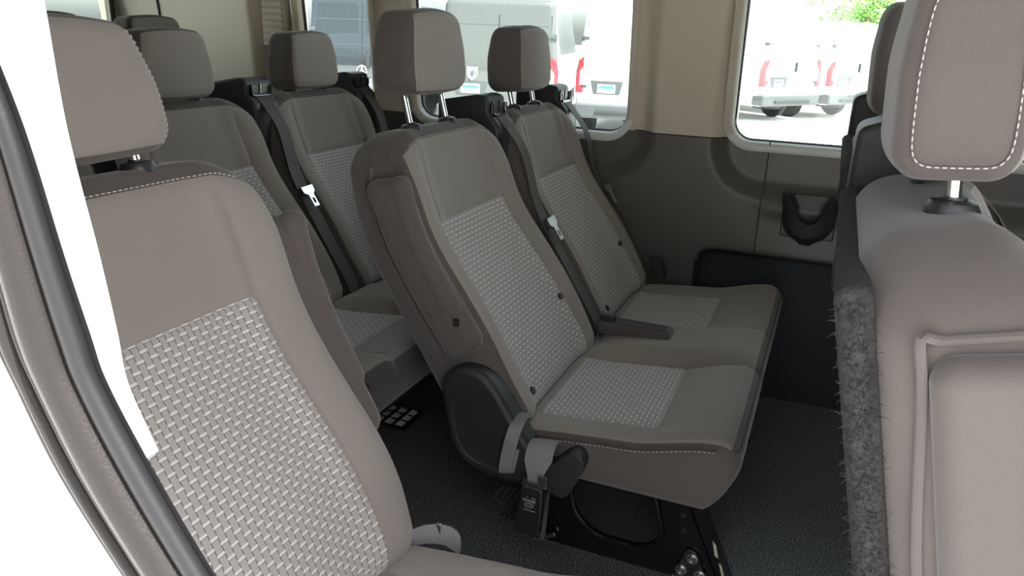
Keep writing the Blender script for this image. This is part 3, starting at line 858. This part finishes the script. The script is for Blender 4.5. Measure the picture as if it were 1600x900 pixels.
# bottle holder moulded onto the wall
def holder():
    t = thing('bottle_holder', (-.025, wall_y(-.025, .60) - .006, .62), 'dark moulded bottle holder on the wall under the large window', 'bottle holder')
    m = M(); nz, na = 20, 24; vs = []; fs = []
    def ring(k, inner):
        t_ = k / nz; z = .062 - .150 * t_
        hw = (.082 - .020 * t_ - .025 * sm(.6, 1, t_)) * (1 - .55 * sm(.85, 1, t_)); dp = (.058 - .012 * t_) * (1 - .75 * sm(.72, 1, t_))
        if inner: hw -= .012; dp -= .010; z += .0
        row = []
        for j in range(na + 1):
            a = math.pi * j / na
            x = -hw * math.copysign(abs(math.cos(a)) ** .7, math.cos(a)); y = -dp * math.sin(a) ** .6
            # V notch at the front
            notch = .080 * gs((a - math.pi / 2), .40) * (1 - t_) ** 1.0
            row.append((x, y, z - notch * (1 if t_ < 1 else 0) * (1 - t_) ** .3))
        return row
    O = [ring(k, 0) for k in range(nz + 1)]; I = [ring(k, 1) for k in range(nz - 1)]
    vs = [p for r_ in O for p in r_]; W_ = na + 1
    for k in range(nz):
        for j in range(na): fs.append((k * W_ + j, (k + 1) * W_ + j, (k + 1) * W_ + j + 1, k * W_ + j + 1))
    o0 = len(vs); vs += [p for r_ in I for p in r_]
    for k in range(nz - 2):
        for j in range(na): fs.append((o0 + k * W_ + j, o0 + k * W_ + j + 1, o0 + (k + 1) * W_ + j + 1, o0 + (k + 1) * W_ + j))
    for j in range(na): fs.append((j, j + 1, o0 + j + 1, o0 + j))
    fs.append([o0 + (nz - 2) * W_ + j for j in range(W_)])
    m.add(vs, fs); m.build('holder_cup', 'cover', t, True, 50)
    b = M(); b.box((0, .003, -.005), (.074, .004, .065)); b.build('back_plate', 'black', t, bevel=.003)
holder()
us = thing('power_socket', (.075, wall_y(.075, .60), .600), 'small power socket on the wall right of the bottle holder', 'socket')
m = M(); m.prism(rounded_poly([(-.018, -.012), (.018, -.012), (.018, .012), (-.018, .012)], .004, 4), 'y', -.004, .004); m.build('socket_bezel', 'cover', us, bevel=.0015)
m = M(); m.box((.003, -.004, 0), (.010, .0012, .0028)); m.build('socket_slot', 'amber', us)

# rear wall, left door glazed; unseen right half closed to dim the rear seats
rw = M()
RX = -2.69
for (y0, y1, z0, z1) in ((.3, 2.45, 0, .80), (.3, 2.45, 1.55, 1.92), (2.335, 2.45, .80, 1.55), (.3, 1.30, .80, 1.55)):
    rw.box((RX, (y0 + y1) / 2, (z0 + z1) / 2), (.03, (y1 - y0) / 2, (z1 - z0) / 2))
structure(rw.build('wall_rear', 'beige', None, False))
for k, (y0, y1) in enumerate(((1.30, 2.335),)):
    wn = bpy.data.objects.new('window_%d' % (4 + k), None); COL.objects.link(wn); structure(wn)
    g = M(); g.box((RX, (y0 + y1) / 2, 1.175), (.003, (y1 - y0) / 2, .375)); g.build('glass', 'glass', wn, False)
    g = M(); g.tube([(RX + .032, y, z) for y, z in rrect(y0, .80, y1, 1.55, .05)], .010, 8, True); g.build('gasket', 'gasket', wn)

# right wall behind the sliding door opening, with door edge, seals and painted pillar strip
rt = M()
for (x0, x1, z0, z1) in ((-2.8, -.55, 0, .80), (-2.8, -.55, 1.55, 1.92), (-1.05, -.55, .8, 1.55), (-2.8, -1.95, .8, 1.55), (.55, .72, 0, 1.92), (.72, 1.5, 0, .90), (-.55, 1.5, 1.50, 1.92)):  # unseen door header and front section shaped to hold back daylight
    rt.box(((x0 + x1) / 2, .30, (z0 + z1) / 2), ((x1 - x0) / 2, .04, (z1 - z0) / 2))
structure(rt.build('wall_right', 'beige', None, False))
fw_ = M(); fw_.box((1.47, 1.35, .95), (.03, 1.12, .95)); structure(fw_.build('front_light_block', 'dark', None, False))  # unseen solid wall, added over the windshield opening to keep light out
wn = bpy.data.objects.new('window_5', None); COL.objects.link(wn); structure(wn)
g = M(); g.box((-1.50, .30, 1.175), (.45, .003, .375)); g.build('glass', 'glass', wn, False)

Lp = [(-.375, 1.90), (-.385, 1.45), (-.3939, 1.137), (-.3975, 1.1043), (-.4064, 1.0446), (-.4009, .9792), (-.3954, .9346), (-.3853, .9092), (-.3628, .8615), (-.323, .8048), (-.2726, .7444), (-.20, .66), (-.16, .45), (-.16, .02)]
Rp = [(-.36, 1.90), (-.370, 1.45), (-.3744, 1.1367), (-.3677, 1.1049), (-.3477, 1.0491), (-.334, .9888), (-.3242, .9504), (-.3168, .924), (-.2926, .8805), (-.2581, .8271), (-.2144, .7696), (-.15, .69), (-.11, .45), (-.11, .02)]
def lane(f, y): return cat_rom([(l[0] + (r[0] - l[0]) * f, y, l[1] + (r[1] - l[1]) * f) for l, r in zip(Lp, Rp)], 8)
ds = bpy.data.objects.new('trim_4', None); COL.objects.link(ds); structure(ds)
for f, rr, y, mt in ((.05, .050, .248, 'rubber'), (.17, .065, .246, 'rubber2'), (.31, .060, .247, 'rubber2'), (.58, .165, .246, 'rubber2'), (.85, .080, .246, 'rubber')):
    P = lane(f, y); wd = [((Vector(lane(1, y)[i]) - Vector(lane(0, y)[i])).length) for i in range(len(P))]
    m = M(); m.tube(P, [rr * w_ for w_ in wd], 12); m.build('door_seal', mt, ds)
A, B = lane(0, .250), lane(.97, .250); m = M(); n = len(A)
m.add(A + B, [(i, i + 1, n + i + 1, n + i) for i in range(n - 1)]); m.build('seal_backing', 'rubber', ds, True, None)
# white body side outside the seal
m = M(); A = lane(.0, .246); n = len(A)
B = [(-2.6, .246, p[2]) for p in A]
m.add(A + [tuple(b) for b in B], [(i, n + i, n + i + 1, i + 1) for i in range(n - 1)])
A2 = [Vector((p[0], .262, p[2])) for p in A]; m.add(A + A2, [(i, i + 1, n + i + 1, n + i) for i in range(n - 1)])
structure(m.build('door_1', 'white', None, True, 30))
# painted pillar strip between seal and seat
Ls = [(-.392, 1.90), (-.400, 1.45), (-.4044, 1.1396), (-.3971, 1.1053), (-.3755, 1.0451), (-.3607, .9799), (-.3501, .9385), (-.3422, .9099), (-.3207, .8685)]
Ss = [(-.345, 1.90), (-.350, 1.45), (-.3541, 1.1389), (-.3499, 1.1061), (-.3471, 1.0472), (-.3371, .9833), (-.3319, .9418), (-.329, .9127), (-.3131, .8761)]
def l2(P, y): return cat_rom([(x, y, z) for x, z in P], 8)
m = M(); A, B = l2(Ls, .27), l2(Ss, .27); n = len(A); C_, D = l2(Ls, .262), l2(Ss, .262)
m.add(A + B + C_ + D, [(i, i + 1, n + i + 1, n + i) for i in range(n - 1)] + [(n + i, n + i + 1, 3 * n + i + 1, 3 * n + i) for i in range(n - 1)] + [(i + 1, i, 2 * n + i, 2 * n + i + 1) for i in range(n - 1)] + [(n - 1, 3 * n - 1, 4 * n - 1, 2 * n - 1)] + [(2 * n + i, 3 * n + i, 3 * n + i + 1, 2 * n + i + 1) for i in range(n - 1)])
structure(m.build('trim_5', 'white', None, True, 30))

# floor air grille in the aisle
fg = thing('floor_grille', (-1.065, 1.765, 0), 'small black grille with pyramid studs on the aisle floor', 'grille', rz=rad(0))
m = M(); m.box((0, 0, .004), (.062, .062, .004)); m.build('grille_plate', 'black', fg, bevel=.002)
for i in range(3):
    for j in range(3):
        m = M(); c = Vector((-.036 + .036 * i, -.036 + .036 * j, .008)); h = .012
        m.add([c + Vector((-h, -h, 0)), c + Vector((h, -h, 0)), c + Vector((h, h, 0)), c + Vector((-h, h, 0)), c + Vector((0, 0, .012))], [(0, 1, 4), (1, 2, 4), (2, 3, 4), (3, 0, 4)])
        m.build('stud', 'label', fg, False)

# ------------------------------------------------------------------ outside
GZ = -.75
gd = M(); gd.box((0, 40, GZ - .05), (90, 90, .05)); structure(gd.build('ground', 'ground'))

def van(loc, rz, paint, label, kind):
    """cargo van whose rear faces local -y; origin on the ground under the middle of its rear doors"""
    t = thing('cargo_van', (loc[0], loc[1], GZ), label, 'van', 'vans parked outside', rz)
    W, Hh, Ln = 1.02, 2.45 if kind == 'star' else 2.35, 5.6
    m = M()
    def df(q, p):
        x, y, z = q; k = 1 - .10 * sm(1.15, Hh, z) - .03 * sm(.7, .35, z)
        return Vector((x * k, y + .10 * sm(1.2, Hh, z) * sm(1.2, 0, y) - 1.0 * sm(1.2, 2.2, z) * sm(3.6, Ln, y), z))
    m.pad((-W, 0, .38), (W, Ln, Hh), .13, (10, 30, 14), df)
    body = m.build('body', paint, t, True, None)
    def slope(z): return .10 * sm(1.2, Hh, z)
    # lower cladding, bumper, step
    c = M()
    for s in (-1, 1): c.box((s * 1.0, Ln / 2 + .3, .55), (.025, Ln / 2 - .6, .17))
    c.build('side_cladding', 'vanplastic', t, bevel=.02)
    b = M(); b.pad((-W, -.10, .40), (W, .25, .66), .05, (8, 3, 3), None); b.build('rear_bumper', 'vanplastic', t, True, None)
    st = M(); st.box((0, -.11, .50), (.62, .03, .03)); st.build('bumper_step', 'tyre', t, bevel=.01)
    # door joint lines and hinges
    l = M(); l.tube([(0, slope(z) - .002, z) for z in [.7 + (Hh - .95) * i / 20 for i in range(21)]], .008, 6)
    for s in (-1, 1): l.tube([(s * .86, slope(z) - .002 + .01, z) for z in [.7 + (Hh - .95) * i / 20 for i in range(21)]], .006, 6)
    l.build('door_joint', 'gasket', t)
    sw = M()
    for z in (1.95, 1.55 if kind != 'ram' else 1.02): sw.tube([(-.84, slope(z) - .002, z), (.84, slope(z) - .002, z)], .007, 6)
    sw.build('door_crease', paint, t)
    for s in (-1, 1):
        for z in (.95, 1.78):
            h = M(); h.box((s * .87, slope(z) - .01, z), (.06, .02, .03)); h.box((s * .93, slope(z) + .02, z), (.03, .03, .045)); h.build('door_hinge', 'vanplastic', t, bevel=.008)
    # tail lamps: tall red L with a clear middle
    for s in (-1, 1):
        if kind == 'star':
            q = M(); q.prism(rounded_poly([(s * .92, .68), (s * 1.0, .68), (s * 1.0, 1.02), (s * .92, 1.02)], .02, 3), 'y', -.015, .12); q.build('tail_lamp', 'red', t); continue
        o = [(s * .88, .84), (s * 1.015, .84), (s * 1.015, 1.22), (s * .97, 1.40), (s * .88, 1.47), (s * .88, 1.30), (s * .95, 1.22), (s * .95, .96), (s * .88, .96)]
        q = M(); q.prism(o, 'y', -.03, .10)
        lp = q.build('tail_lamp', 'red', t, True, 30)
        q = M(); q.prism([(s * .88, .965), (s * .945, .965), (s * .945, 1.21), (s * .88, 1.29)], 'y', -.02, .08); q.build('clear_lens', 'lampwhite', lp)
    # number plate recess on the left door
    px = -.45 if kind != 'star' else .0
    q = M(); q.prism([(px - .30, 1.06), (px + .30, 1.06), (px + .24, .82), (px - .24, .82)], 'y', -.012, .02); r_ = q.build('plate_recess', 'vanplastic', t, bevel=.01)
    q = M(); q.box((px, -.014, .92), (.16, .004, .075)); q.build('number_plate', 'plate', r_)
    q = M(); q.box((px, -.019, .95), (.13, .002, .028)); q.build('plate_band', 'plateblue', r_)
    hd = M(); hd.box((.10, -.02, 1.28), (.035, .02, .11)); hd.build('door_handle', 'tyre', t, bevel=.012)
    # wheels
    for s in (-1, 1):
        for y in (1.15, 4.5):
            w = M(); w.lathe([(.20, -.11), (.33, -.11), (.355, -.07), (.355, .07), (.33, .11), (.20, .11)], (s * .90, y, .355), axis='x', n=28); wh = w.build('wheel', 'tyre', t)
            rm = M(); rm.lathe([(.0, 0), (.20, 0), (.20, .02), (.17, .03), (.05, .02), (0, .02)], (s * 1.0, y, .355), axis='x', n=20); rm.build('rim', 'steel', wh)
    sp = M(); sp.lathe([(.15, -.09), (.32, -.09), (.34, -.05), (.34, .05), (.32, .09), (.15, .09)], (.15, .75, .36), n=28); sp.build('spare_wheel', 'tyre', t)
    if kind == 'star':
        e = M(); cz = 1.13; R_ = .085; y = slope(cz) - .02
        e.tube([(R_ * math.cos(2 * math.pi * i / 32), y, cz + R_ * math.sin(2 * math.pi * i / 32)) for i in range(32)], .012, 8, True)
        for k in range(3):
            a = rad(90 + 120 * k); u = Vector((math.cos(a), 0, math.sin(a))); n_ = Vector((-math.sin(a), 0, math.cos(a))); c0 = Vector((0, y, cz))
            e.add([c0 + n_ * .022, c0 + u * R_, c0 - n_ * .022, c0 + Vector((0, -.014, 0))], [(0, 3, 1), (1, 3, 2), (0, 1, 2)])
        e.build('star_emblem', 'chrome', t, False)
        for s in (-1, 1):
            g = M(); g.prism(rounded_poly([(s * .07, 1.34), (s * .84, 1.34), (s * .78, 2.2), (s * .07, 2.2)], .05, 4), 'y', -.004, .03)
            o = g.build('rear_window', 'darkglass', t)
            for v in o.data.vertices: v.co.y += slope(v.co.z)
    if kind == 'ram':
        e = M(); cx, cz = -.42, 1.17
        sh = [(-.085, .10), (-.03, .085), (0, .10), (.03, .085), (.085, .10), (.09, 0), (.06, -.075), (0, -.12), (-.06, -.075), (-.09, 0)]
        e.prism([(cx + x, cz + z) for x, z in sh], 'y', slope(cz) - .025, slope(cz)); em = e.build('shield_emblem', 'plate', t)
        h = M()
        for s in (-1, 1):
            h.tube([(cx + s * .012, slope(cz) - .028, cz + .03), (cx + s * .05, slope(cz) - .028, cz + .055), (cx + s * .068, slope(cz) - .028, cz + .01), (cx + s * .045, slope(cz) - .028, cz - .03), (cx + s * .03, slope(cz) - .028, cz - .005)], .010, 6)
        h.prism([(cx - .02, cz + .04), (cx + .02, cz + .04), (cx + .03, cz - .02), (cx, cz - .095), (cx - .03, cz - .02)], 'y', slope(cz) - .032, slope(cz) - .022)
        h.build('horned_head', 'vanplastic', em)
    return t

CAM = Vector((0, 0, 1.10))
FW = Vector((-.354, .88, -.317)).normalized(); RT = Vector((.923, .383, .035)); RT = (RT - FW * RT.dot(FW)).normalized(); UP = RT.cross(FW)

van((-5.27, 12.1), rad(15), 'greyvan', 'grey cargo van behind the middle bench headrests, shield emblem on its rear door', 'ram')
van((-7.5, 11.5), rad(15), 'bluevan', 'dark blue-grey van in the narrow side window with a round star emblem', 'star')
van((-3.44, 13.93), rad(8), 'white', 'white cargo van at the right edge of the middle window, red tail lamp showing', 'plain')
van((-1.075, 19.78), rad(55), 'white', 'left one of two white cargo vans parked beyond the large right window', 'plain')
van((.32, 21.68), rad(55), 'white', 'right one of two white cargo vans beyond the large window, next to the grey headrest', 'plain')

def tree(loc, h, label, spread, n=2600):
    t = thing('tree', (loc[0], loc[1], GZ), label, 'tree', 'trees beyond the vans')
    tr = M(); tr.tube([(0, 0, 0), (.05, .05, h * .4), (0, 0, h * .8)], [.16, .12, .05], 10)
    for k in range(6):
        a = k * 1.05; tr.tube([(0, 0, h * (.35 + .06 * k)), (math.cos(a) * spread * .4, math.sin(a) * spread * .4, h * (.5 + .06 * k)), (math.cos(a) * spread * .75, math.sin(a) * spread * .75, h * (.55 + .07 * k))], [.06, .04, .015], 6)
    tr.build('trunk', 'trunk', t)
    f = M(); cl = [(random.gauss(0, .45) * spread, random.gauss(0, .45) * spread, h * random.uniform(.38, .98), random.uniform(.25, .5) * spread * .6) for _ in range(26)]
    for k in range(n):
        c = random.choice(cl); d = Vector((random.gauss(0, 1), random.gauss(0, 1), random.gauss(0, .8))).normalized() * c[3] * random.random() ** .4
        p = Vector(c[:3]) + d; s = random.uniform(.06, .13)
        a = Vector((random.gauss(0, 1), random.gauss(0, 1), random.gauss(0, .6))).normalized(); b = a.orthogonal().normalized(); q = a.cross(b)
        f.add([p - a * s, p + b * s * .45 + q * .01, p + a * s, p - b * s * .45 + q * .01], [(0, 1, 2), (0, 2, 3)])
    f.build('foliage', 'leaf', t, False)
tree((.7, 27.5), 4.6, 'leafy green tree above the white vans, left half of the right window', 2.0)
tree((5.9, 28.5), 5.2, 'leafy green tree above the white vans, close to the grey headrest', 2.1)
tree((8.8, 24), 3.4, 'pale shrubby tree showing right of the large headrest', 1.7)

# ------------------------------------------------------------------ camera and light
cam = bpy.data.cameras.new('camera'); co = bpy.data.objects.new('camera', cam); COL.objects.link(co)
cam.sensor_width = 36; cam.lens = 1199.73 / 1600 * 36; cam.clip_start = .02; cam.clip_end = 300
mw = Matrix.Identity(4)
for i in range(3): mw[i][0], mw[i][1], mw[i][2], mw[i][3] = RT[i], UP[i], -FW[i], CAM[i]
co.matrix_world = mw
SC.camera = co

w = bpy.data.worlds.new('sky'); SC.world = w; w.use_nodes = True; nt = w.node_tree
sky = nt.nodes.new('ShaderNodeTexSky'); sky.sky_type = 'NISHITA'; sky.sun_disc = False; sky.sun_elevation = rad(58); sky.sun_rotation = rad(100)
sky.air_density = 1.0; sky.dust_density = 3.0
hsv = nt.nodes.new('ShaderNodeHueSaturation'); hsv.inputs['Saturation'].default_value = .28
nt.links.new(sky.outputs[0], hsv.inputs['Color'])
bg = nt.nodes['Background']; bg.inputs['Strength'].default_value = .48
nt.links.new(hsv.outputs[0], bg.inputs['Color'])
sun = bpy.data.lights.new('sun', 'SUN'); sun.energy = 17; sun.angle = rad(1.0); sun.color = (1, .98, .96)
so = bpy.data.objects.new('sun', sun); COL.objects.link(so)
el, az = rad(62), rad(-28)      # from the front of the van and a little to the door side
d = Vector((math.cos(el) * math.cos(az), math.cos(el) * math.sin(az), math.sin(el)))
so.rotation_euler = d.to_track_quat('Z', 'Y').to_euler()
so.location = (3, -3, 8)
SC.view_settings.view_transform = 'Standard'
SC.view_settings.look = 'None'
SC.view_settings.exposure = .85
SC.view_settings.gamma = 1
SC.view_settings.use_curve_mapping = False
